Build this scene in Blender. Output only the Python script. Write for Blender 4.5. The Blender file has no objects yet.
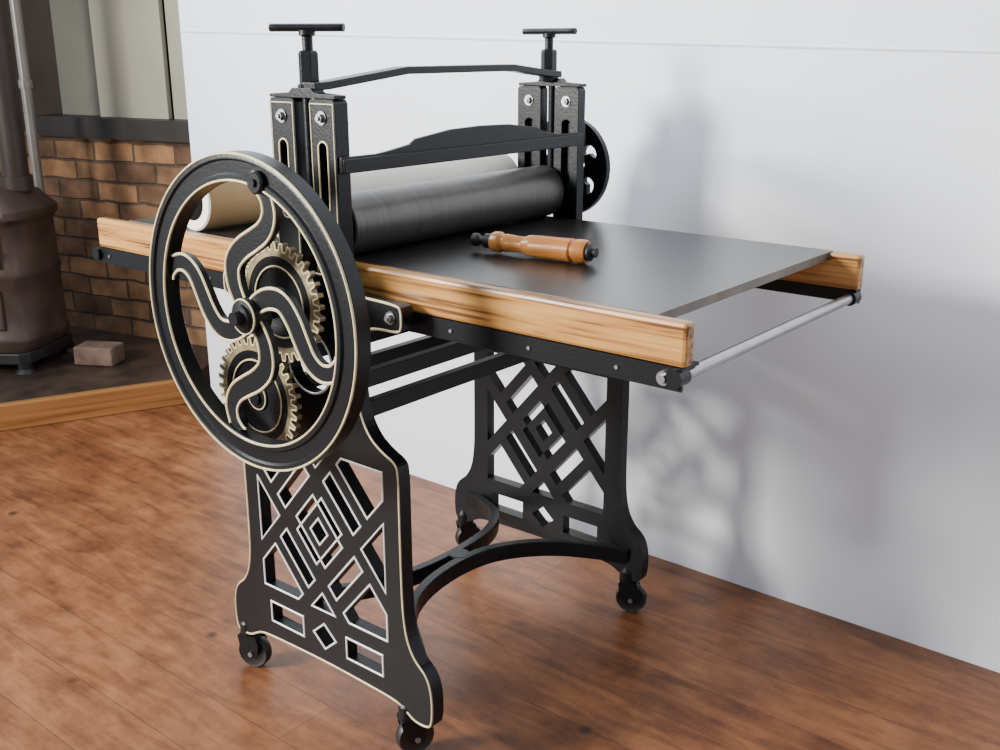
import bpy, bmesh, math
from mathutils import Vector, Matrix
from mathutils.geometry import delaunay_2d_cdt
col=bpy.context.scene.collection
F=1056.;TH=math.atan(330/1056.);CT=math.cos(TH);ST=math.sin(TH);YAW=math.radians(39.1)
CAM=Vector((1.34,-1.137,1.2));X0=.02

# ---------------------------------------------------------------- materials
def mat(name,base,rough=.5,metal=0.,bump=0.,bscale=60.,var=0.,vscale=5.,spec=.5,coat=0.,stretch=None):
    m=bpy.data.materials.new(name);m.use_nodes=True;nt=m.node_tree;b=nt.nodes["Principled BSDF"]
    b.inputs["Roughness"].default_value=rough;b.inputs["Metallic"].default_value=metal
    b.inputs["Specular IOR Level"].default_value=spec;b.inputs["Coat Weight"].default_value=coat
    tc=nt.nodes.new("ShaderNodeTexCoord")
    n=nt.nodes.new("ShaderNodeTexNoise");n.inputs["Scale"].default_value=vscale;n.inputs["Detail"].default_value=5
    src=tc.outputs["Object"]
    if stretch:
        mp=nt.nodes.new("ShaderNodeMapping");mp.inputs["Scale"].default_value=stretch;nt.links.new(src,mp.inputs["Vector"]);src=mp.outputs["Vector"]
    nt.links.new(src,n.inputs["Vector"])
    r=nt.nodes.new("ShaderNodeValToRGB");e=r.color_ramp.elements
    e[0].position=.3;e[1].position=.7
    e[0].color=[max(0,c*(1-var)) for c in base]+[1];e[1].color=[min(1,c*(1+var)) for c in base]+[1]
    nt.links.new(n.outputs["Fac"],r.inputs["Fac"]);nt.links.new(r.outputs["Color"],b.inputs["Base Color"])
    if bump:
        n2=nt.nodes.new("ShaderNodeTexNoise");n2.inputs["Scale"].default_value=bscale;n2.inputs["Detail"].default_value=3
        nt.links.new(src,n2.inputs["Vector"])
        bp=nt.nodes.new("ShaderNodeBump");bp.inputs["Strength"].default_value=bump;bp.inputs["Distance"].default_value=.002
        nt.links.new(n2.outputs["Fac"],bp.inputs["Height"]);nt.links.new(bp.outputs["Normal"],b.inputs["Normal"])
    return m
IRON=mat("cast_iron_black",(.0045,.006,.008),.36,0,.2,220,.2,12,spec=.27)
TRIMG=mat("gilt_paint",(.62,.54,.32),.45,.2,.2,150,.2,40)
TRIMS=mat("silver_paint",(.80,.80,.78),.4,.2,.1,150,.10,40)
GEARM=mat("gear_gilt_paint",(.22,.18,.10),.45,.35,.3,120,.5,45)
STEEL=mat("steel",(.36,.36,.37),.32,.9,0,60,.15,20)
BOLTM=mat("bolt_steel",(.30,.30,.31),.35,.85,0,60,.15,20)
DSTEEL=mat("dark_steel_roller",(.105,.100,.095),.42,.75,.15,20,.15,14,stretch=(1,9,1))
BEDM=mat("black_bed_board",(.015,.013,.012),.29,0,.12,60,.30,5)
EDGEM=mat("bed_edge",(.16,.135,.11),.5,0,0,60,.3,20)
FELT=mat("kraft_felt",(.34,.22,.11),.9,0,.3,250,.08,8)
FELTW=mat("white_felt",(.88,.87,.84),.9,0,.3,250,.05,8)
CREAM=mat("cream_felt",(.93,.90,.80),.9,0,.3,250,.03,8)
DARK=mat("black_core",(.004,.004,.004),.9,spec=.1)
RUBBER=mat("caster_black",(.01,.01,.011),.45)
STOVE=mat("stove_enamel",(.060,.038,.029),.5,.05,.3,60,.45,8)
STOVEB=mat("stove_black",(.012,.012,.012),.5)
PIPEM=mat("flue_brown",(.036,.024,.020),.5,.1,.1,60,.3,6)
PIPES=mat("pipe_grey",(.30,.28,.26),.4,.5,0,60,.2,6)
SILL=mat("dark_sill",(.018,.014,.012),.5,0,.1,40,.3,10)
BOARD=mat("beige_board",(.38,.365,.29),.7,0,.1,40,.08,3)
BOARD2=mat("grey_green_board",(.19,.19,.155),.7,0,.1,40,.12,3)
LOOSE=mat("dull_brick",(.17,.105,.080),.9,0,.6,60,.35,20)
TILE=mat("hearth_slate",(.045,.028,.020),.55,0,.4,20,.6,9)

def nodes(name):
    m=bpy.data.materials.new(name);m.use_nodes=True;nt=m.node_tree
    return m,nt,nt.nodes["Principled BSDF"],nt.nodes.new("ShaderNodeTexCoord")
def wood(name,axis,c0,c1,c2,rough=.35,sc=1.,al=1.2,dist=.35,p0=.30,p1=.45,p2=.70):
    m,nt,b,tc=nodes(name)
    mp=nt.nodes.new("ShaderNodeMapping");s=[48*sc]*3;s[axis]=al*sc;mp.inputs["Scale"].default_value=s
    nt.links.new(tc.outputs["Object"],mp.inputs["Vector"])
    n=nt.nodes.new("ShaderNodeTexNoise");n.inputs["Scale"].default_value=2.2;n.inputs["Detail"].default_value=5;n.inputs["Distortion"].default_value=dist
    nt.links.new(mp.outputs["Vector"],n.inputs["Vector"])
    r=nt.nodes.new("ShaderNodeValToRGB");e=r.color_ramp.elements
    e[0].position=p0;e[0].color=(*c0,1);e[1].position=p2;e[1].color=(*c2,1)
    x=e.new(p1);x.color=(*c1,1)
    nt.links.new(n.outputs["Fac"],r.inputs["Fac"]);nt.links.new(r.outputs["Color"],b.inputs["Base Color"])
    bp=nt.nodes.new("ShaderNodeBump");bp.inputs["Strength"].default_value=.12;bp.inputs["Distance"].default_value=.001
    nt.links.new(n.outputs["Fac"],bp.inputs["Height"]);nt.links.new(bp.outputs["Normal"],b.inputs["Normal"])
    b.inputs["Roughness"].default_value=rough
    return m
RAILW=wood("honey_timber",0,(.12,.045,.012),(.42,.195,.048),(.56,.30,.09),.32,al=1.6,dist=.6,p0=.37,p1=.47,p2=.68)
TOOLW=wood("turned_timber",0,(.36,.12,.025),(.54,.20,.042),(.62,.27,.07),.28)
EDGW=wood("hearth_timber",0,(.18,.065,.02),(.32,.135,.04),(.38,.18,.06),.35,.6)

FLOOR,nt,b,tc=nodes("floor_boards")
br=nt.nodes.new("ShaderNodeTexBrick");br.offset=.37;br.inputs["Scale"].default_value=1
br.inputs["Brick Width"].default_value=2.9;br.inputs["Row Height"].default_value=.125;br.inputs["Mortar Size"].default_value=.0014
br.inputs["Mortar Smooth"].default_value=.4
br.inputs["Color1"].default_value=(.0,.0,.0,1);br.inputs["Color2"].default_value=(1,1,1,1);br.inputs["Mortar"].default_value=(.5,.5,.5,1)
nt.links.new(tc.outputs["Object"],br.inputs["Vector"])
mp=nt.nodes.new("ShaderNodeMapping");mp.inputs["Scale"].default_value=(2.0,10,1);nt.links.new(tc.outputs["Object"],mp.inputs["Vector"])
n=nt.nodes.new("ShaderNodeTexNoise");n.inputs["Scale"].default_value=2.8;n.inputs["Detail"].default_value=10;n.inputs["Distortion"].default_value=1.0;nt.links.new(mp.outputs["Vector"],n.inputs["Vector"])
nb=nt.nodes.new("ShaderNodeTexNoise");nb.inputs["Scale"].default_value=7;nb.inputs["Detail"].default_value=14;nb.inputs["Roughness"].default_value=.78;nt.links.new(tc.outputs["Object"],nb.inputs["Vector"])
def math_(op,a,bv,cl=False):
    k=nt.nodes.new("ShaderNodeMath");k.operation=op;k.use_clamp=cl
    for i,v in enumerate((a,bv)):
        if hasattr(v,"is_linked"): nt.links.new(v,k.inputs[i])
        else: k.inputs[i].default_value=v
    return k.outputs[0]
mixv=math_('ADD',math_('MULTIPLY',n.outputs["Fac"],.38),math_('ADD',math_('MULTIPLY',nb.outputs["Fac"],.54),math_('MULTIPLY',br.outputs["Color"],.08)))
r=nt.nodes.new("ShaderNodeValToRGB");e=r.color_ramp.elements
e[0].position=.37;e[0].color=(.080,.027,.010,1);e[1].position=.66;e[1].color=(.32,.135,.056,1)
x=e.new(.51);x.color=(.195,.072,.027,1)
nt.links.new(mixv,r.inputs["Fac"])
vo=nt.nodes.new("ShaderNodeTexVoronoi");vo.inputs["Scale"].default_value=4.6;nt.links.new(tc.outputs["Object"],vo.inputs["Vector"])
kn=nt.nodes.new("ShaderNodeMapRange");kn.inputs[1].default_value=.03;kn.inputs[2].default_value=.08;kn.inputs[3].default_value=.28;kn.inputs[4].default_value=1;nt.links.new(vo.outputs["Distance"],kn.inputs[0])
mo=nt.nodes.new("ShaderNodeMapRange");mo.inputs[1].default_value=0;mo.inputs[2].default_value=1;mo.inputs[3].default_value=1;mo.inputs[4].default_value=.55;nt.links.new(br.outputs["Fac"],mo.inputs[0])
mm=math_('MULTIPLY',kn.outputs[0],mo.outputs[0])
mx=nt.nodes.new("ShaderNodeMix");mx.data_type='RGBA';mx.blend_type='MULTIPLY';mx.inputs[0].default_value=1
nt.links.new(r.outputs["Color"],mx.inputs[6]);nt.links.new(mm,mx.inputs[7]);nt.links.new(mx.outputs[2],b.inputs["Base Color"])
rr=nt.nodes.new("ShaderNodeMapRange");rr.inputs[3].default_value=.24;rr.inputs[4].default_value=.56;nt.links.new(nb.outputs["Fac"],rr.inputs[0]);nt.links.new(rr.outputs[0],b.inputs["Roughness"])
b.inputs["Specular IOR Level"].default_value=.42
bp=nt.nodes.new("ShaderNodeBump");bp.inputs["Strength"].default_value=.2;bp.inputs["Distance"].default_value=.003;nt.links.new(mm,bp.inputs["Height"]);nt.links.new(bp.outputs["Normal"],b.inputs["Normal"])

BRICK,nt,b,tc=nodes("old_brick")
sp=nt.nodes.new("ShaderNodeSeparateXYZ");cb=nt.nodes.new("ShaderNodeCombineXYZ");nt.links.new(tc.outputs["Object"],sp.inputs[0])
nt.links.new(sp.outputs[0],cb.inputs[0]);nt.links.new(sp.outputs[2],cb.inputs[1])
nd=nt.nodes.new("ShaderNodeTexNoise");nd.inputs["Scale"].default_value=9;nt.links.new(tc.outputs["Object"],nd.inputs["Vector"])
va=nt.nodes.new("ShaderNodeVectorMath");va.operation='MULTIPLY_ADD';nt.links.new(nd.outputs["Color"],va.inputs[0]);va.inputs[1].default_value=(.022,.022,0);nt.links.new(cb.outputs[0],va.inputs[2])
br=nt.nodes.new("ShaderNodeTexBrick");br.inputs["Scale"].default_value=1;br.inputs["Brick Width"].default_value=.205;br.inputs["Row Height"].default_value=.078
br.inputs["Mortar Size"].default_value=.007;br.inputs["Mortar Smooth"].default_value=.6
br.inputs["Color1"].default_value=(.13,.068,.038,1);br.inputs["Color2"].default_value=(.37,.195,.09,1);br.inputs["Mortar"].default_value=(.10,.068,.047,1)
nt.links.new(va.outputs[0],br.inputs["Vector"])
n=nt.nodes.new("ShaderNodeTexNoise");n.inputs["Scale"].default_value=11;n.inputs["Detail"].default_value=8;nt.links.new(tc.outputs["Object"],n.inputs["Vector"])
mr=nt.nodes.new("ShaderNodeMapRange");mr.inputs[1].default_value=.3;mr.inputs[2].default_value=.7;mr.inputs[3].default_value=.45;mr.inputs[4].default_value=1.3;nt.links.new(n.outputs["Fac"],mr.inputs[0])
mx=nt.nodes.new("ShaderNodeMix");mx.data_type='RGBA';mx.blend_type='MULTIPLY';mx.inputs[0].default_value=1
nt.links.new(br.outputs["Color"],mx.inputs[6]);nt.links.new(mr.outputs[0],mx.inputs[7]);nt.links.new(mx.outputs[2],b.inputs["Base Color"])
b.inputs["Roughness"].default_value=.85
bp=nt.nodes.new("ShaderNodeBump");bp.inputs["Strength"].default_value=.8;bp.inputs["Distance"].default_value=.01;bp.invert=True
nt.links.new(br.outputs["Fac"],bp.inputs["Height"]);nt.links.new(bp.outputs["Normal"],b.inputs["Normal"])
WALL=mat("white_wall",(.84,.89,.96),.55,0,.1,30,.02,2,.3)
WALLD=mat("dark_wall",(.05,.035,.027),.8,0,.1,30,.2,4)
LINE=mat("wall_joint",(.62,.66,.72),.6)

# ---------------------------------------------------------------- helpers
WP={}
def setup(name,bm_or_mesh,mats,parent=None,label=None,category=None,kind=None,smooth=False,bevel=0,group=None,origin=None):
    if isinstance(bm_or_mesh,bmesh.types.BMesh):
        me=bpy.data.meshes.new(name);bmesh.ops.recalc_face_normals(bm_or_mesh,faces=bm_or_mesh.faces[:]);bm_or_mesh.to_mesh(me);bm_or_mesh.free()
    else: me=bm_or_mesh;me.name=name
    if origin is None:
        xs=[v.co for v in me.vertices]
        mn=[min(v[i] for v in xs) for i in range(3)];mxx=[max(v[i] for v in xs) for i in range(3)]
        o=Vector([(mn[i]+mxx[i])/2 for i in range(3)])
    else: o=Vector(origin)
    me.transform(Matrix.Translation(-o))
    mids=[p.material_index for p in me.polygons]
    me.materials.clear()
    for m in (mats if isinstance(mats,(list,tuple)) else [mats]): me.materials.append(m)
    if isinstance(mats,(list,tuple)):
        for p,i in zip(me.polygons,mids): p.material_index=i
    if smooth: me.shade_smooth()
    ob=bpy.data.objects.new(name,me);col.objects.link(ob)
    if parent:
        ob.parent=parent;ob.location=o-WP[parent.name]
    else: ob.location=o
    WP[ob.name]=o
    if smooth:
        es=ob.modifiers.new("e",'EDGE_SPLIT');es.split_angle=math.radians(38)
    if bevel:
        bv=ob.modifiers.new("b",'BEVEL');bv.width=bevel;bv.segments=2;bv.limit_method='ANGLE'
        if smooth: ob.modifiers.move(1,0)
    if label: ob["label"]=label
    if category: ob["category"]=category
    if kind: ob["kind"]=kind
    if group: ob["group"]=group
    return ob
def empty(name,loc,label,category):
    e=bpy.data.objects.new(name,None);col.objects.link(e);e.location=loc;WP[e.name]=Vector(loc);e["label"]=label;e["category"]=category;e.empty_display_size=.1;return e
def box(bm,x0,x1,y0,y1,z0,z1,mi=0):
    vs=[bm.verts.new(p) for p in [(x0,y0,z0),(x1,y0,z0),(x1,y1,z0),(x0,y1,z0),(x0,y0,z1),(x1,y0,z1),(x1,y1,z1),(x0,y1,z1)]]
    for f in [(0,3,2,1),(4,5,6,7),(0,1,5,4),(1,2,6,5),(2,3,7,6),(3,0,4,7)]:
        fc=bm.faces.new([vs[i] for i in f]);fc.material_index=mi
def prism(bm,poly,fn,a,b_,mi=0):
    A=[bm.verts.new(fn(p,q,a)) for p,q in poly];B=[bm.verts.new(fn(p,q,b_)) for p,q in poly]
    n=len(poly);bm.faces.new(A).material_index=mi;bm.faces.new(B[::-1]).material_index=mi
    for i in range(n): bm.faces.new((A[i],B[i],B[(i+1)%n],A[(i+1)%n])).material_index=mi
def frame(ax):
    ax=Vector(ax).normalized();t=Vector((0,0,1)) if abs(ax.z)<.9 else Vector((1,0,0))
    u=ax.cross(t).normalized();v=ax.cross(u).normalized();return ax,u,v
def lathe(bm,prof,org,ax,n=48,mi=0,closed=False):
    ax,u,v=frame(ax);org=Vector(org);rings=[]
    for r,h in prof:
        if r<1e-6: rings.append([bm.verts.new(org+ax*h)])
        else: rings.append([bm.verts.new(org+ax*h+u*(r*math.cos(2*math.pi*i/n))+v*(r*math.sin(2*math.pi*i/n))) for i in range(n)])
    pairs=list(zip(rings[:-1],rings[1:]))
    if closed: pairs.append((rings[-1],rings[0]))
    for A,B in pairs:
        for i in range(n):
            j=(i+1)%n
            if len(A)==1 and len(B)==1: continue
            if len(A)==1: f=bm.faces.new((A[0],B[i],B[j]))
            elif len(B)==1: f=bm.faces.new((A[i],A[j],B[0]))
            else: f=bm.faces.new((A[i],A[j],B[j],B[i]))
            f.material_index=mi
def cyl(bm,org,ax,r,h,n=32,mi=0): lathe(bm,[(0,0),(r,0),(r,h),(0,h)],org,ax,n,mi)
def tube(bm,pts,w,h,closed=False,nrm=(0,1,0),n=6,mi=0):
    pts=[Vector(p) for p in pts];N=len(pts);nrm=Vector(nrm).normalized();rings=[]
    for i,p in enumerate(pts):
        a=pts[i-1] if (i>0 or closed) else p; c_=pts[(i+1)%N] if (i<N-1 or closed) else p
        d1=(p-a);d2=(c_-p)
        d1=d1.normalized() if d1.length>1e-9 else d2.normalized(); d2=d2.normalized() if d2.length>1e-9 else d1
        t=(d1+d2).normalized();s=t.cross(nrm).normalized();k=1/max(.5,t.dot(d1))
        nn=s.cross(t).normalized()
        off=math.pi/n if n==4 else 0
        q=1.414 if n==4 else 1
        ww=w(i/(N-1)) if callable(w) else w
        rings.append([bm.verts.new(p+s*(ww*k*q*math.cos(off+2*math.pi*j/n))+nn*(h*q*math.sin(off+2*math.pi*j/n))) for j in range(n)])
    M=N if closed else N-1
    for i in range(M):
        A=rings[i];B=rings[(i+1)%N]
        for j in range(n): bm.faces.new((A[j],A[(j+1)%n],B[(j+1)%n],B[j])).material_index=mi
    if not closed:
        bm.faces.new(rings[0][::-1]).material_index=mi;bm.faces.new(rings[-1]).material_index=mi
def chaikin(p,it=2,closed=True):
    for _ in range(it):
        q=[];N=len(p)
        for i in range(N if closed else N-1):
            a=p[i];b_=p[(i+1)%N]
            q.append(tuple(a[k]*.75+b_[k]*.25 for k in range(len(a))));q.append(tuple(a[k]*.25+b_[k]*.75 for k in range(len(a))))
        if not closed: q=[p[0]]+q+[p[-1]]
        p=q
    return p
def inside(x,y,poly):
    r=False;n=len(poly);j=n-1
    for i in range(n):
        xi,yi=poly[i];xj,yj=poly[j]
        if (yi>y)!=(yj>y) and x<(xj-xi)*(y-yi)/(yj-yi)+xi: r=not r
        j=i
    return r
def clean(poly):
    o=[]
    for p in poly:
        if not o or math.hypot(p[0]-o[-1][0],p[1]-o[-1][1])>2e-5: o.append(p)
    if math.hypot(o[0][0]-o[-1][0],o[0][1]-o[-1][1])<2e-5: o.pop()
    return o
def plate(outlines,yc,half,bev=0):
    """solid plate in the XZ plane: first loop is the outline, the rest are openings"""
    outlines=[clean(o) for o in outlines]
    vs=[];es=[]
    for o in outlines:
        b0=len(vs);vs+=[Vector(p) for p in o];n=len(o);es+=[(b0+i,b0+(i+1)%n) for i in range(n)]
    V,E,Fc,_,_,_=delaunay_2d_cdt(vs,es,[],0,1e-6)
    keep=[]
    for f in Fc:
        cx=sum(V[i].x for i in f)/len(f);cy=sum(V[i].y for i in f)/len(f)
        if inside(cx,cy,outlines[0]) and not any(inside(cx,cy,h) for h in outlines[1:]): keep.append(f)
    bm=bmesh.new()
    A=[bm.verts.new((v.x,yc-half,v.y)) for v in V];B=[bm.verts.new((v.x,yc+half,v.y)) for v in V]
    cnt={}
    for f in keep:
        bm.faces.new([A[i] for i in f]);bm.faces.new([B[i] for i in f][::-1])
        for k in range(len(f)):
            e=(f[k],f[(k+1)%len(f)]);key=tuple(sorted(e));cnt.setdefault(key,[]).append(e)
    for k,v in cnt.items():
        if len(v)==1:
            a,b_=v[0];bm.faces.new((A[b_],A[a],B[a],B[b_]))
    bmesh.ops.delete(bm,geom=[v for v in bm.verts if not v.link_faces],context='VERTS')
    bmesh.ops.recalc_face_normals(bm,faces=bm.faces[:])
    me=bpy.data.meshes.new("p");bm.to_mesh(me);bm.free();return me
def clip(poly,a,b_,c_):
    out=[];N=len(poly)
    for i in range(N):
        p=poly[i];q=poly[(i+1)%N];dp=a*p[0]+b_*p[1]-c_;dq=a*q[0]+b_*q[1]-c_
        if dp<=0: out.append(p)
        if dp*dq<0:
            t=dp/(dp-dq);out.append((p[0]+t*(q[0]-p[0]),p[1]+t*(q[1]-p[1])))
    return out
def circ(cx,cz,r,n=40,a0=0,a1=2*math.pi): return [(cx+r*math.cos(a0+(a1-a0)*i/n),cz+r*math.sin(a0+(a1-a0)*i/n)) for i in range(n)]
def pt(u,fw,up=-.6):
    zc=fw*CT-up*ST;r=(u-500)/F*zc
    return Vector((CAM.x+r*math.cos(YAW)-fw*math.sin(YAW),CAM.y+r*math.sin(YAW)+fw*math.cos(YAW),0))

# ---------------------------------------------------------------- room
bm=bmesh.new();box(bm,-6,4.5,-5,4,-.05,0);setup("floor",bm,FLOOR,kind="structure",origin=(0,0,0))
bm=bmesh.new();box(bm,-1.617,4.5,.922,.972,0,2.7);setup("wall_back",bm,WALL,kind="structure")
bm=bmesh.new()
prism(bm,[(-1.617,1.238),(-1.617,1.242),(4.5,1.110),(4.5,1.106)],lambda p,q,h:(p,h,q),.9195,.9225)
setup("trim_1",bm,LINE,kind="structure")
bA=pt(-120,4.75);bB=pt(216,3.92);dv=bB-bA;ang=math.atan2(dv.y,dv.x);LW=dv.length
def local_wall(name,mt,x0,x1,y0,y1,z0,z1,**k):
    bm=bmesh.new();box(bm,x0,x1,y0,y1,z0,z1)
    ob=setup(name,bm,mt,origin=(0,0,0),**k);ob.location=bA;ob.rotation_euler=(0,0,ang);return ob
def ux(u):
    lo,hi=0,LW
    for _ in range(40):
        m_=(lo+hi)/2;p=bA+dv.normalized()*m_;d=p-CAM
        r=d.x*math.cos(YAW)+d.y*math.sin(YAW);fw=-d.x*math.sin(YAW)+d.y*math.cos(YAW)
        if 500+F*r/(fw*CT+.3*ST)<u: lo=m_
        else: hi=m_
    return lo
local_wall("wall_left",BRICK,0,LW,0,.11,.0,.86,kind="structure")
local_wall("wall_recess",WALLD,0,LW+.3,.12,.17,0,2.7,kind="structure")
local_wall("trim_2",SILL,ux(38),LW,-.03,.115,.86,.935,kind="structure")
def board(name,mt,u0,u1,lab,yy):
    o=local_wall(name,mt,ux(u0),ux(u1),yy,yy+.02,.936,1.75,label=lab,category="board")
board("wall_board",BOARD2,50,97,"grey-green board standing on the dark sill against the wall",.07)
board("wall_board",BOARD,96,164,"wide pale beige board standing on the dark brick sill",.03)
board("wall_board",BOARD,166,215,"narrow pale beige board beside a wider one on the sill",.05)
# hearth
fn=lambda p,q,h:(p,q,h)
hearth=empty("hearth",(-2.3,.6,0),"raised brown slate hearth with honey timber edging by the brick wall","hearth")
d=Vector((.3885,.921,0)).normalized();nn=Vector((-d.y,d.x,0))
nW=Vector((dv.y,-dv.x,0)).normalized()
i0=Vector((-2.25,-.372,0))+nn*.035;i1=Vector((-1.705,.910,0))+nn*.035
bm=bmesh.new()
w1=bB+nW*.004;w0=bA+nW*.004+dv.normalized()*.1
prism(bm,[(i0.x,i0.y),(i1.x,i1.y),(w1.x,w1.y),(w0.x,w0.y)],fn,0,.08)
setup("slab",bm,TILE,hearth)
bm=bmesh.new();box(bm,0,1.39,0,.034,0,.088);me=bpy.data.meshes.new("e");bm.to_mesh(me);bm.free()
ob=setup("timber_edging",me,EDGW,hearth,origin=(0,0,0),bevel=.004,label="honey-coloured timber edging board")
ob.location=Vector((-2.25,-.372,0))-WP["hearth"];ob.rotation_euler=(0,0,math.atan2(d.y,d.x))

# stove
sc=pt(-20,3.78)
stove=empty("wood_stove",(sc.x,sc.y,.081),"old squat grey-brown cast wood stove standing on the hearth","stove")
rs_=YAW-.15
fr=Vector((math.sin(rs_),-math.cos(rs_),0));sd=Vector((math.cos(rs_),math.sin(rs_),0))
def ringpts(w,dp,ch=.05):
    pts=[(-w+ch,-dp),(w-ch,-dp),(w,-dp+ch),(w,dp-ch),(w-ch,dp),(-w+ch,dp),(-w,dp-ch),(-w,-dp+ch)]
    return chaikin(pts,1)
def stack(bm,c,w,dp,levels,ch=.05):
    rs=[]
    for z,k in levels:
        rs.append([bm.verts.new(c+sd*(p*k)-fr*(q*k)+Vector((0,0,z))) for p,q in ringpts(w,dp,ch)])
    bm.faces.new(rs[0]);bm.faces.new(rs[-1][::-1]);n=len(rs[0])
    for A,B in zip(rs[:-1],rs[1:]):
        for i in range(n): bm.faces.new((A[i],A[(i+1)%n],B[(i+1)%n],B[i]))
lev=[(.15,.92),(.19,1.0),(.205,1.0),(.215,.97),(.41,.965),(.42,.985),(.44,.985),(.45,.965),(.60,.955),(.61,.98),(.625,1.03),(.65,1.03),(.662,.98),(.675,.92),(.705,.82),(.722,.6)]
bm=bmesh.new();stack(bm,sc,.230,.17,lev);setup("stove_body",bm,STOVE,stove,smooth=True,bevel=0)
bm=bmesh.new();stack(bm,sc,.230,.18,[(.115,.99),(.155,.99)]);setup("base_plate",bm,STOVEB,stove,bevel=.004)
for a,b_ in((-.19,-.14),(.19,-.14),(.19,.14),(-.19,.14)):
    p=sc+sd*a-fr*b_+Vector((0,0,.0815))
    bm=bmesh.new();lathe(bm,[(0,0),(.036,0),(.024,.015),(.026,.036),(0,.036)],p,(0,0,1),16);setup("leg",bm,STOVEB,stove,smooth=True)
def lb(bm,c,sx,sy,sz):
    vs=[]
    for z in(-sz,sz):
        for a,b_ in((-sx,-sy),(sx,-sy),(sx,sy),(-sx,sy)): vs.append(bm.verts.new(c+sd*a+fr*b_+Vector((0,0,z))))
    for f in [(0,3,2,1),(4,5,6,7),(0,1,5,4),(1,2,6,5),(2,3,7,6),(3,0,4,7)]: bm.faces.new([vs[i] for i in f])
bm=bmesh.new();lb(bm,sc+fr*.162+Vector((0,0,.525)),.165,.012,.065);door=setup("stove_door",bm,STOVE,stove,bevel=.006)
bm=bmesh.new();lb(bm,sc+fr*.175+Vector((0,0,.525)),.12,.004,.042);setup("door_panel",bm,PIPEM,door,bevel=.003)
bm=bmesh.new();cyl(bm,sc+fr*.172+sd*.145+Vector((0,0,.525)),fr,.014,.035,20);setup("knob",bm,STOVEB,door,smooth=True)
bm=bmesh.new();lb(bm,sc+fr*.163+Vector((0,0,.31)),.15,.008,.07)
vent=setup("air_vent",bm,STOVE,stove,bevel=.005)
pc=pt(22,3.78)
bm=bmesh.new();cyl(bm,(pc.x,pc.y,.66),(0,0,1),.045,1.6,32);lathe(bm,[(.045,0),(.055,.0),(.055,.05),(.045,.05)],(pc.x,pc.y,.71),(0,0,1),32);setup("flue_pipe",bm,PIPEM,stove,smooth=True,label="dark brown flue pipe")
pc=pt(42,3.99)
bm=bmesh.new();cyl(bm,(pc.x,pc.y,.081),(0,0,1),.019,2.2,20)
for z in(.5,1.05): lathe(bm,[(.019,0),(.024,.0),(.024,.03),(.019,.03)],(pc.x,pc.y,z),(0,0,1),20)
setup("wall_pipe",bm,PIPES,smooth=True,label="slim grey metal pipe standing beside the stove",category="pipe")
pb=pt(84,3.74)
bm=bmesh.new()
lb(bm,pb+Vector((0,0,.115)),.075,.05,.034);setup("brick",bm,LOOSE,bevel=.006,label="loose dull reddish brick lying on the hearth",category="brick")

# ---------------------------------------------------------------- press
press=empty("etching_press",(X0,.33,0),"black cast-iron etching press with gilt flywheel on lattice stand","etching press")
XF=.016
half=[(0,.112),(.10,.110),(.19,.107),(.215,.096),(.235,.084),(.268,.084),(.278,.096),(.280,.14),(.274,.172),(.262,.190),(.240,.205),(.222,.235),(.214,.28),(.212,.34),(.212,.46),(.212,.54),(.206,.556),(.175,.568),(.145,.588),(.124,.625),(.116,.68),(.122,.735),(.145,.768),(.17,.776),(.222,.776),(.230,.784),(.230,.812),(.222,.82),(.12,.822),(.082,.83),(.08,.845),(0,.845)]
half=[(x*.963,z) for x,z in half]
full=[(XF+x,z) for x,z in half]+[(XF-x,z) for x,z in half[::-1][1:-1]]
outl=chaikin(full,2)
HW,Z0,Z1=.164,.218,.532;ZC=.376;AS=1.14
def pq(p0,p1,q0,q1):
    s=1/math.sqrt(2);pts=[]
    for p,q in((p0,q0),(p1,q0),(p1,q1),(p0,q1)): pts.append(((p-q)*s,(p+q)*s*AS+ZC))
    for a,b_,c_ in((1,0,HW),(-1,0,HW),(0,1,Z1),(0,-1,-Z0)): pts=clip(pts,a,b_,c_)
    if len(pts)<3: return None
    A=abs(sum(pts[i][0]*pts[(i+1)%len(pts)][1]-pts[(i+1)%len(pts)][0]*pts[i][1] for i in range(len(pts))))/2
    return [(XF+x,z) for x,z in pts] if A>1.2e-4 else None
def rot4(p0,p1,q0,q1):
    R=[(p0,p1,q0,q1)]
    for _ in range(3):
        a,b_,c_,d_=R[-1];R.append((-d_,-c_,a,b_))
    return R
holes=[pq(-.016,.016,-.016,.016)]
for rct in rot4(.034,.050,-.034,.034)+rot4(.076,.103,-.050,.050)+rot4(.127,.40,-.050,.050)+rot4(.076,.4,.076,.4):
    h=pq(*rct)
    if h: holes.append(h)
low=[[(XF-.15,.143),(XF-.15,.185),(XF-.058,.185),(XF-.058,.143)],[(XF+.15,.143),(XF+.15,.185),(XF+.058,.185),(XF+.058,.143)],[(XF,.139),(XF+.03,.165),(XF,.191),(XF-.03,.165)]]
up=[circ(XF,.69,.055,32)]
holes=holes+low+up
def lift(poly,y): return [(p[0],y,p[1]) for p in poly]
def side_frame(yc,trimside,lab):
    me=plate([outl]+holes,yc,.0125)
    ob=setup("side_frame",me,IRON,press,smooth=False,label=lab)
    y=yc+trimside*.0125
    if trimside<0:
        bm=bmesh.new()
        tube(bm,lift([(XF+(p[0]-XF)*.985,p[1]) for p in outl],y),.0021,.0015,True,n=6)
        setup("gilt_edge",bm,TRIMG,ob,smooth=True,label="thin gilt outline of the frame")
        for h in holes:
            bm=bmesh.new();tube(bm,lift(clean(h),y),.0020,.0015,True,n=6)
            setup("silver_edge",bm,TRIMS,ob,smooth=True,label="thin silver outline of a lattice opening")
    return ob
sf=side_frame(-.004,-1,"black cast-iron lattice side frame with painted edges")
sf2=side_frame(.66,1,"plain black cast-iron lattice side frame")
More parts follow.
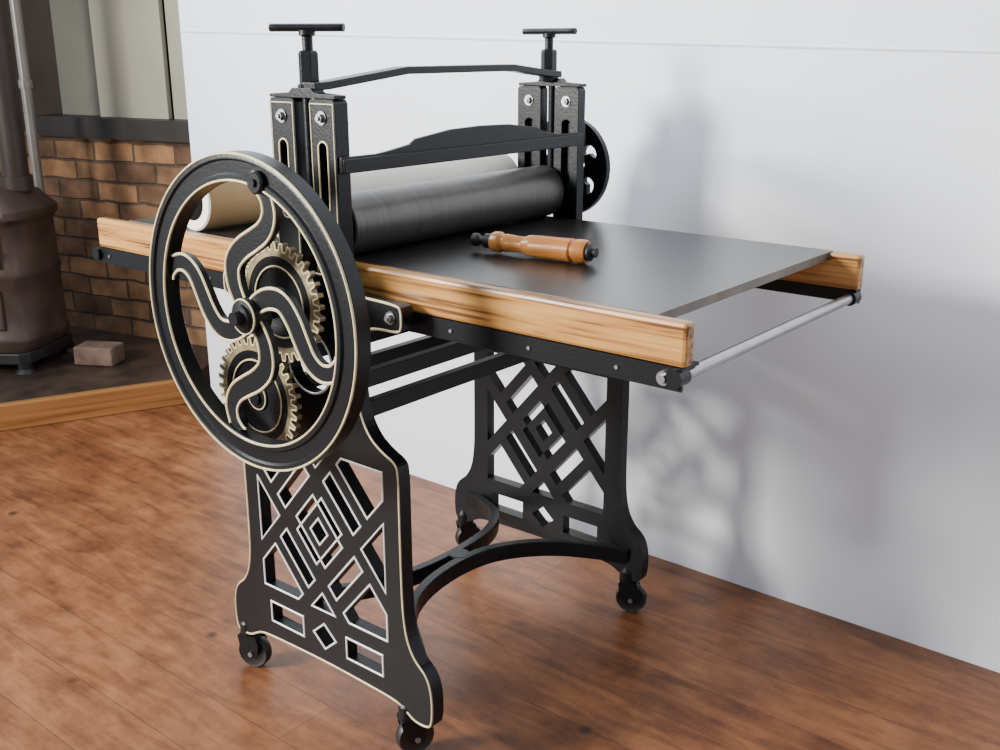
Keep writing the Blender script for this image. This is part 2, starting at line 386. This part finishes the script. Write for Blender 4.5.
def bolt(bm,p,ax,r=.008,h=.006):
    cyl(bm,p,ax,r*1.5,h*.35,20);cyl(bm,Vector(p)+Vector(ax)*h*.35,ax,r,h,6);cyl(bm,Vector(p)+Vector(ax)*h*1.35,ax,r*.5,h*.5,12)
bm=bmesh.new()
bolt(bm,(XF+.196,-.0165,.798),(0,-1,0),.007);setup("bolt",bm,BOLTM,sf,smooth=True,label="steel bolt")
def column(xc,y0,y1,outer):
    yc=(y0+y1)/2
    w=.030
    o=[(xc-w,.80),(xc+w,.80),(xc+w,1.114),(xc+w-.004,1.12),(xc-w+.004,1.12),(xc-w,1.114)]
    sl=circ(xc,.94,.011,10,math.pi,2*math.pi)+circ(xc,1.045,.011,10,0,math.pi)
    me=plate([o,sl],yc,(y1-y0)/2)
    ob=setup("column",me,IRON,press,bevel=.0012)
    bm=bmesh.new();box(bm,xc-.024,xc+.024,yc+.002,yc+.008,.92,1.06);setup("web",bm,IRON,ob)
    if outer<0:
        bm=bmesh.new();tube(bm,lift(sl,y0-.0005),.0015,.0015,True)
        setup("gilt_edge",bm,TRIMG,ob,smooth=True,label="gilt outline of the slot")
        bm=bmesh.new();tube(bm,lift([(xc-w+.004,.81),(xc-w+.004,1.113),(xc+w-.004,1.113),(xc+w-.004,.81)],y0-.0003),.0009,.0009,False)
        setup("gilt_edge",bm,TRIMG,ob,smooth=True,label="gilt line around the column face")
    bm=bmesh.new();bolt(bm,(xc,y0,1.092),(0,-1,0),.0072,.006);setup("bolt",bm,BOLTM,ob,smooth=True,label="steel hex bolt")
    return ob
for xc in(X0-.047,X0+.047):
    column(xc,-.008,.020,-1);column(xc,.640,.664,1)
for yc,s in((.005,-1),(.655,1)):
    bm=bmesh.new()
    prism(bm,[(X0-.077,1.1205),(X0+.077,1.1205),(X0+.077,1.126),(X0+.030,1.129),(X0+.022,1.136),(X0-.022,1.136),(X0-.030,1.129),(X0-.077,1.126)],lambda p,q,h:(p,h,q),yc-.012,yc+.012)
    setup("yoke",bm,IRON,press,bevel=.001)
    bm=bmesh.new();cyl(bm,(X0,yc,.95),(0,0,1),.0075,.172,16);box(bm,X0-.03,X0+.03,yc-.02+(-s)*.02,yc+.02+(-s)*.02,.89,.955)
    setup("bearing_block",bm,IRON,press,bevel=0)
    ro=math.radians(25) if s<0 else 0
    dd=Vector((math.cos(ro),math.sin(ro),0));c0=Vector((X0-.006,yc+.012,0)) if s<0 else Vector((X0,yc-.012,0))
    bm=bmesh.new()
    lathe(bm,[(0,1.13),(.02,1.13),(.02,1.14),(.0165,1.142),(.0165,1.188),(.013,1.192),(0,1.192)],c0,(0,0,1),6)
    ob=setup("screw_collar",bm,IRON,press,bevel=.001)
    bm=bmesh.new()
    lathe(bm,[(0,1.185),(.0085,1.185),(.0085,1.212),(.013,1.215),(.013,1.222),(0,1.222)],c0,(0,0,1),20)
    L=.062 if s<0 else .064
    c1=c0+Vector((0,0,1.226))
    tube(bm,[c1-dd*L,c1-dd*(L-.003),c1-dd*(L-.018),c1+dd*(L-.018),c1+dd*(L-.003),c1+dd*L],lambda t:.0065 if (t<.1 or t>.9) else (.0078 if (t<.3 or t>.7) else .0062),.0062,False,(0,0,1),8)
    setup("tee_handle",bm,IRON,press,smooth=True,label="slim black T-bar pressure screw handle")
bm=bmesh.new()
tube(bm,[(X0+.010,.0,1.138),(X0+.010,.03,1.139),(X0+.010,.21,1.159),(X0+.010,.50,1.159),(X0+.010,.62,1.146),(X0+.010,.653,1.144)],.0062,.016,False,(1,0,0),4)
setup("tie_bar",bm,IRON,press,bevel=.0015,label="bent flat iron tie bar between the posts")
bm=bmesh.new()
prof=[(-.005,1.008),(.639,1.008),(.639,1.034),(.58,1.034),(.55,1.037),(.51,1.044),(.495,1.052),(.41,1.062),(.33,1.064),(.25,1.062),(.165,1.052),(.15,1.044),(.10,1.037),(.07,1.034),(-.005,1.034)]
prism(bm,prof,lambda p,q,h:(h,p,q),X0+.078,X0+.086);cb_=setup("cross_beam",bm,IRON,press,bevel=.0015,label="black iron cross beam with a low arched top")
bm=bmesh.new();box(bm,X0+.0865,X0+.091,-.005,.639,1.009,1.031);setup("beam_flange",bm,IRON,cb_,bevel=.0015)
RB=.8595
bm=bmesh.new();lathe(bm,[(0,.03),(.016,.03),(.016,.052),(.050,.052),(.052,.054),(.052,.630),(.050,.632),(.016,.632),(.016,.636),(0,.636)],(X0,0,RB+.0525),(0,1,0),64)
setup("top_roller",bm,DSTEEL,press,smooth=True,label="dark gunmetal machined pressure roller")
bm=bmesh.new();lathe(bm,[(0,.022),(.016,.022),(.016,.052),(.045,.052),(.045,.606),(.016,.608),(.016,.638),(0,.638)],(X0,0,.798),(0,1,0),64)
setup("bottom_roller",bm,DSTEEL,press,smooth=True)
bm=bmesh.new();prism(bm,[(.0515,.8455),(.608,.8455),(.608,.850),(.636,.850),(.636,RB),(.0515,RB)],lambda p,q,h:(h,p,q),-.60,.645)
bm.faces.ensure_lookup_table()
for f in bm.faces:
    if abs(f.calc_center_median().z-RB)>1e-4: f.material_index=1
setup("bed_plate",bm,[BEDM,EDGEM],press,label="flat black press bed with satin surface")
for y0,y1,o in((.025,.049,-1),(.611,.635,1)):
    bm=bmesh.new()
    if o<0: box(bm,-.678,.703,y0,y1,.80,RB+.0005)
    else: prism(bm,[(-.678,.80),(.703,.80),(.703,RB+.0005),(.648,RB+.0005),(.648,.849),(-.603,.849),(-.603,RB+.0005),(-.678,RB+.0005)],lambda p,q,h:(p,h,q),y0,y1)
    setup("timber_side_rail",bm,RAILW,press,bevel=.005,label="golden honey timber side rail with dark streaks")
    bm=bmesh.new()
    if o<0: prism(bm,[(y0-.001,.768),(y0+.004,.768),(y0+.004,.7955),(y1+.02,.7955),(y1+.02,.7998),(y0-.001,.7998)],lambda p,q,h:(h,p,q),-.69,.70)
    else: prism(bm,[(y1+.001,.774),(y1-.004,.774),(y1-.004,.7955),(y0+.004,.7955),(y0+.004,.7998),(y1+.001,.7998)],lambda p,q,h:(h,p,q),-.69,.70)
    a=setup("steel_angle",bm,IRON,press,label="black steel angle beneath the timber rail")
    for xb in (-.64,-.3,.30,.45,.60,.675):
        bm=bmesh.new();cyl(bm,(xb,(y0-.001 if o<0 else y1+.001),.784),(0,o,0),.003 if xb<.67 else .010,.002 if xb<.67 else .006,12)
        if xb>.67: cyl(bm,(xb,(y0-.007 if o<0 else y1+.007),.784),(0,o,0),.006,.004,6)
        setup("bolt",bm,BOLTM,a,smooth=True)
for xr in(.692,-.680):
    bm=bmesh.new();cyl(bm,(xr,.03,.786),(0,1,0),.0085,.60,24)
    ob=setup("end_rod",bm,STEEL,press,smooth=True,label="polished steel rod across the bed end")
    for yy in(.016,.605):
        bm=bmesh.new();cyl(bm,(xr,yy,.786),(0,1,0),.0125,.026,24);setup("rod_collar",bm,IRON,ob,smooth=True)
for xs in(X0+.098,X0-.098):
    for z0,z1 in((.660,.688),(.607,.636)):
        bm=bmesh.new();box(bm,xs-.009,xs+.009,.009,.6475,z0,z1);setup("stretcher_bar",bm,IRON,press,bevel=.001)
arcF=[(X0+.225,.01,.15),(X0+.18,.045,.155),(.085,.13,.165),(.045,.22,.172),(.036,.34,.175),(.055,.44,.173),(.12,.54,.165),(.19,.61,.15),(X0+.225,.648,.14)]
arcB=[(X0-.225,.01,.15),(X0-.18,.045,.155),(-.055,.14,.165),(-.005,.24,.172),(.008,.36,.175),(-.005,.48,.173),(-.06,.575,.165),(-.14,.625,.155),(X0-.225,.648,.15)]
bm=bmesh.new()
for a in(arcF,arcB): tube(bm,chaikin(a,2,False),.0095,.017,False,(0,0,1),4)
cyl(bm,(.022,.35,.158),(0,0,1),.022,.034,24)
setup("curved_brace",bm,IRON,press,bevel=.0015,label="curved X-shaped iron brace joining the two frames")
for cx,cy,ra in((-.230,0,20),(.212,.0,60),(-.230,.66,60),(.244,.66,25)):
    r=.034;a=math.radians(ra);ax=Vector((math.cos(a+math.pi/2),math.sin(a+math.pi/2),0));tr=Vector((math.cos(a),math.sin(a),0))
    hub=Vector((cx,cy,r+.0005))+tr*.008
    bm=bmesh.new();lathe(bm,[(0,.066),(.016,.066),(.02,.078),(.02,.1),(.012,.11),(0,.11)],(cx,cy,0),(0,0,1),24)
    for s_ in(-1,1):
        poly=[(-.020,.072),(.02,.072),(.026,.055),(.022,.03),(.008,.024),(-.004,.028),(-.016,.05)]
        def fn2(p,q,h,c=Vector((cx,cy,0)),s_=s_): return c+tr*p+ax*(s_*h)+Vector((0,0,q))
        prism(bm,poly,fn2,.0145,.0175)
    prism(bm,[(-.020,.070),(.022,.070),(.02,.075),(-.018,.075)],lambda p,q,h:Vector((cx,cy,0))+tr*p+ax*h+Vector((0,0,q)),-.0175,.0175)
    ob=setup("caster",bm,IRON,press,smooth=True,label="black swivel caster")
    bm=bmesh.new();lathe(bm,[(0,-.015),(.008,-.015),(.008,-.011),(.026,-.009),(.031,-.0115),(.034,-.006),(.034,.006),(.031,.0115),(.026,.009),(.008,.011),(.008,.015),(0,.015)],hub,ax,40)
    setup("caster_wheel",bm,RUBBER,ob,smooth=True)
    bm=bmesh.new();cyl(bm,hub-ax*.021,ax,.005,.042,12);setup("axle_bolt",bm,BOLTM,ob,smooth=True)

# flywheel
WX,WZ,WY=.025,.7965,-.15
R1,R0=.252,.208
bm=bmesh.new();lathe(bm,[(R1,.003),(R1-.004,0),(R1-.010,0),(R1-.013,.004),(R0+.013,.004),(R0+.010,0),(R0+.003,0),(R0,.003),(R0,.028),(R0+.006,.032),(R1-.006,.032),(R1,.028)],(WX,WY,WZ),(0,1,0),128,closed=True)
fw_=setup("flywheel",bm,IRON,press,smooth=True,label="large black flywheel rim with four S-shaped spokes")
for R,t in((R1-.002,.0021),(R0+.002,.0021)):
    bm=bmesh.new();tube(bm,lift(circ(WX,WZ,R,128),WY+.0005),t,t,True)
    setup("gilt_edge",bm,TRIMG,fw_,smooth=True,label="gilt line around the rim")
def wf(t):
    w=.0135+.0045*math.sin(math.pi*min(1,t*1.15 if t<.87 else 1))
    if t>.86: w+=.010*((t-.86)/.14)**1.6
    return w
for k in range(4):
    base=math.radians(165-90*k)
    cp=[(.012,70),(.035,60),(.062,50),(.088,38),(.105,20),(.122,5),(.145,-5),(.172,-7),(.192,-4),(.2115,1)]
    pts=[(WX+r*math.cos(base+math.radians(t)),WY+.016,WZ+r*math.sin(base+math.radians(t))) for r,t in cp]
    pts=chaikin(pts,3,False)
    bm=bmesh.new();tube(bm,pts,wf,.006,False,(0,1,0),4)
    setup("spoke",bm,IRON,fw_,bevel=.0008,label="broad flat S-curved spoke edged in gilt")
    for sgn in(-1,1):
        q=[]
        for i in range(len(pts)):
            a=Vector(pts[max(0,i-1)]);c_=Vector(pts[min(len(pts)-1,i+1)]);t=(c_-a).normalized();s=t.cross(Vector((0,1,0)))
            v=Vector(pts[i])+s*(sgn*(wf(i/(len(pts)-1))-.001))+Vector((0,-.0062,0))
            if math.hypot(v.x-WX,v.z-WZ)<R0+.001: q.append(v)
        bm=bmesh.new();tube(bm,q[1:],.0026,.0018,False)
        setup("spoke_gilt_edge",bm,TRIMG,fw_,smooth=True)
bm=bmesh.new();lathe(bm,[(0,-.022),(.011,-.022),(.012,-.010),(.020,-.009),(.021,-.004),(.027,-.003),(.029,.002),(.029,.032),(.02,.035),(.014,.04),(.014,.15),(0,.15)],(WX,WY,WZ),(0,1,0),40)
setup("hub",bm,IRON,fw_,smooth=True)
bm=bmesh.new();tube(bm,lift(circ(WX,WZ,.0275,48),WY-.002),.0016,.0016,True);setup("hub_gilt_ring",bm,TRIMG,fw_,smooth=True)
a=math.radians(76);bx,bz=WX+.218*math.cos(a),WZ+.218*math.sin(a)
bm=bmesh.new();lathe(bm,[(0,-.010),(.006,-.010),(.006,-.006),(.015,-.006),(.018,-.003),(.018,.01),(0,.01)],(bx,WY,bz),(0,1,0),32);setup("handle_boss",bm,IRON,fw_,smooth=True)
def gear(cx,cz,r,nt_,y0,y1,phase=0,lab=""):
    pts=[];h=.012
    for i in range(nt_):
        a=2*math.pi*(i/nt_)+phase;s=2*math.pi/nt_
        for f,rr in((-.30,r-h),(-.18,r-.001),(-.13,r),(.13,r),(.18,r-.001),(.30,r-h)): pts.append((cx+rr*math.cos(a+f*s),cz+rr*math.sin(a+f*s)))
    me=plate([pts,circ(cx,cz,r-.022,64)],(y0+y1)/2,(y1-y0)/2)
    g=setup("gear",me,GEARM,press,label=lab)
    bm=bmesh.new();tube(bm,lift(pts,y0-.0002),.0015,.0010,True);setup("gilt_tooth_edge",bm,TRIMG,g,smooth=True,label="worn gilt paint on the gear teeth")
    bm=bmesh.new()
    lathe(bm,[(0,y0-.006),(.012,y0-.006),(.012,y0-.002),(.022,y0-.001),(.024,y0+.003),(r-.040,y0+.003),(r-.037,y0+.001),(r-.0215,y0+.001),(r-.0215,y1-.001),(.016,y1-.001),(.016,-.014),(0,-.014)],(cx,0,cz),(0,1,0),48)
    setup("gear_disc",bm,IRON,g,smooth=True)
    for rad in (r-.0385,.023):
        bm=bmesh.new();tube(bm,lift(circ(cx,cz,rad,64),y0+.0002),.0016,.0014,True)
        setup("gilt_edge",bm,TRIMG,g,smooth=True)
gear(.024,.806,.097,32,-.080,-.068,.05,"toothed gear on the flywheel shaft with gilt teeth")
gear(-.050,.632,.102,34,-.080,-.068,.0,"lower toothed gear with worn gilt teeth")
fx,fz,fy=.02,.955,.715
fh=[]
for k in range(6):
    a=2*math.pi*k/6+.25
    c_=[(.080,0),(.084,.22),(.078,.42),(.062,.50),(.050,.38),(.056,.22),(.066,.24),(.068,.14)]
    fh.append(chaikin([(fx+r_*math.cos(a+t),fz+r_*math.sin(a+t)) for r_,t in c_],2))
    fh.append(circ(fx+.040*math.cos(a-.1),fz+.040*math.sin(a-.1),.008,16))
me=plate([circ(fx,fz,.103,72)]+fh,fy,.007);hw=setup("hand_wheel",me,IRON,press,label="small black pierced wheel beyond the rollers")
bm=bmesh.new();cyl(bm,(fx,.664,fz),(0,1,0),.014,.06,24);setup("wheel_shaft",bm,IRON,hw,smooth=True)

# felt rolls
def froll(RX,RR,y0,ln,rc,m0,m1,lab):
    bm=bmesh.new();rz=RB+.0004+RR
    lathe(bm,[(rc,.0),(RR-.003,0),(RR,.003),(RR,ln-.004),(RR-.003,ln),(rc,ln)],(RX,y0,rz),(0,1,0),64,closed=True)
    bm.faces.ensure_lookup_table()
    for f in bm.faces:
        if f.calc_center_median().y<y0+.0015: f.material_index=1
    o=setup("felt_roll",bm,[m0,m1],smooth=True,label=lab,category="felt roll")
    bm=bmesh.new();lathe(bm,[(rc-.004,.001),(rc-.0005,.001),(rc-.0005,ln-.001),(rc-.004,ln-.001)],(RX,y0,rz),(0,1,0),40,closed=True);cyl(bm,(RX,y0+.004,rz),(0,1,0),rc-.004,.01,30);setup("core_tube",bm,DARK,o,smooth=True,label="black hollow core")
froll(-.385,.057,.055,.30,.037,FELT,FELTW,"kraft-brown roll with white end and black core on the bed")
froll(-.098,.0625,.055,.575,.018,CREAM,FELTW,"long cream-white felt roll lying against the steel roller")

# hand tool
BZ=RB+.0004
p0=Vector((.160,.240,BZ));p1=Vector((.394,.268,BZ));ax=(p1-p0);ax.normalize()
Rm=.0195
tool=empty("hand_tool",(p0+p1)/2,"turned orange wooden handle with black metal ends lying on the bed","tool handle")
o=p0+Vector((0,0,Rm+.0003))
bm=bmesh.new();lathe(bm,[(0,.042),(.0155,.042),(.0175,.046),(.0178,.058),(.0145,.062),(.0145,.066),(.0155,.070),(.0145,.085),(.0135,.100),(.014,.108),(.0175,.114),(.0185,.130),(.0190,.180),(Rm,.195),(.0165,.1975),(.0165,.201),(Rm,.2035),(Rm,.218),(.0175,.224),(0,.224)],o,ax,40)
h=setup("wooden_handle",bm,TOOLW,tool,smooth=True)
bm=bmesh.new();lathe(bm,[(0,0),(.008,0),(.011,.003),(.011,.012),(.007,.016),(.007,.026),(.0125,.028),(.0125,.043),(0,.043)],o,ax,24);setup("metal_ferrule",bm,STOVEB,tool,smooth=True)
bm=bmesh.new();lathe(bm,[(0,.2235),(.0145,.2235),(.015,.230),(.008,.233),(.008,.240),(0,.240)],o,ax,24);setup("end_cap",bm,STOVEB,tool,smooth=True)

# ---------------------------------------------------------------- light
def area(name,loc,target,sx,sy,power,colr,spread=math.pi):
    l=bpy.data.lights.new(name,'AREA');l.shape='RECTANGLE';l.size=sx;l.size_y=sy;l.energy=power;l.color=colr;l.spread=spread
    o=bpy.data.objects.new(name,l);col.objects.link(o);o.location=loc
    o.rotation_euler=(Vector(target)-Vector(loc)).to_track_quat('-Z','Y').to_euler();return o
area("window_light",(-2.0,-2.9,1.95),(1.1,.9,1.15),.95,1.0,165,(1,.965,.90),math.radians(110))
area("wall_fill_light",(-2.2,-.7,2.4),(.1,.92,1.4),1.2,1.0,36,(.86,.93,1),math.radians(110))  # added cool fill aimed at the white wall to brighten it, not a real window
w=bpy.data.worlds.new("w");bpy.context.scene.world=w;w.use_nodes=True
w.node_tree.nodes["Background"].inputs[0].default_value=(.88,.925,1,1);w.node_tree.nodes["Background"].inputs[1].default_value=.78

cd=bpy.data.cameras.new("camera");co=bpy.data.objects.new("camera",cd);col.objects.link(co)
cd.sensor_width=36;cd.lens=F*36/1000;co.location=CAM;co.rotation_euler=(math.pi/2-TH,0,YAW);cd.clip_start=.01
bpy.context.scene.camera=co
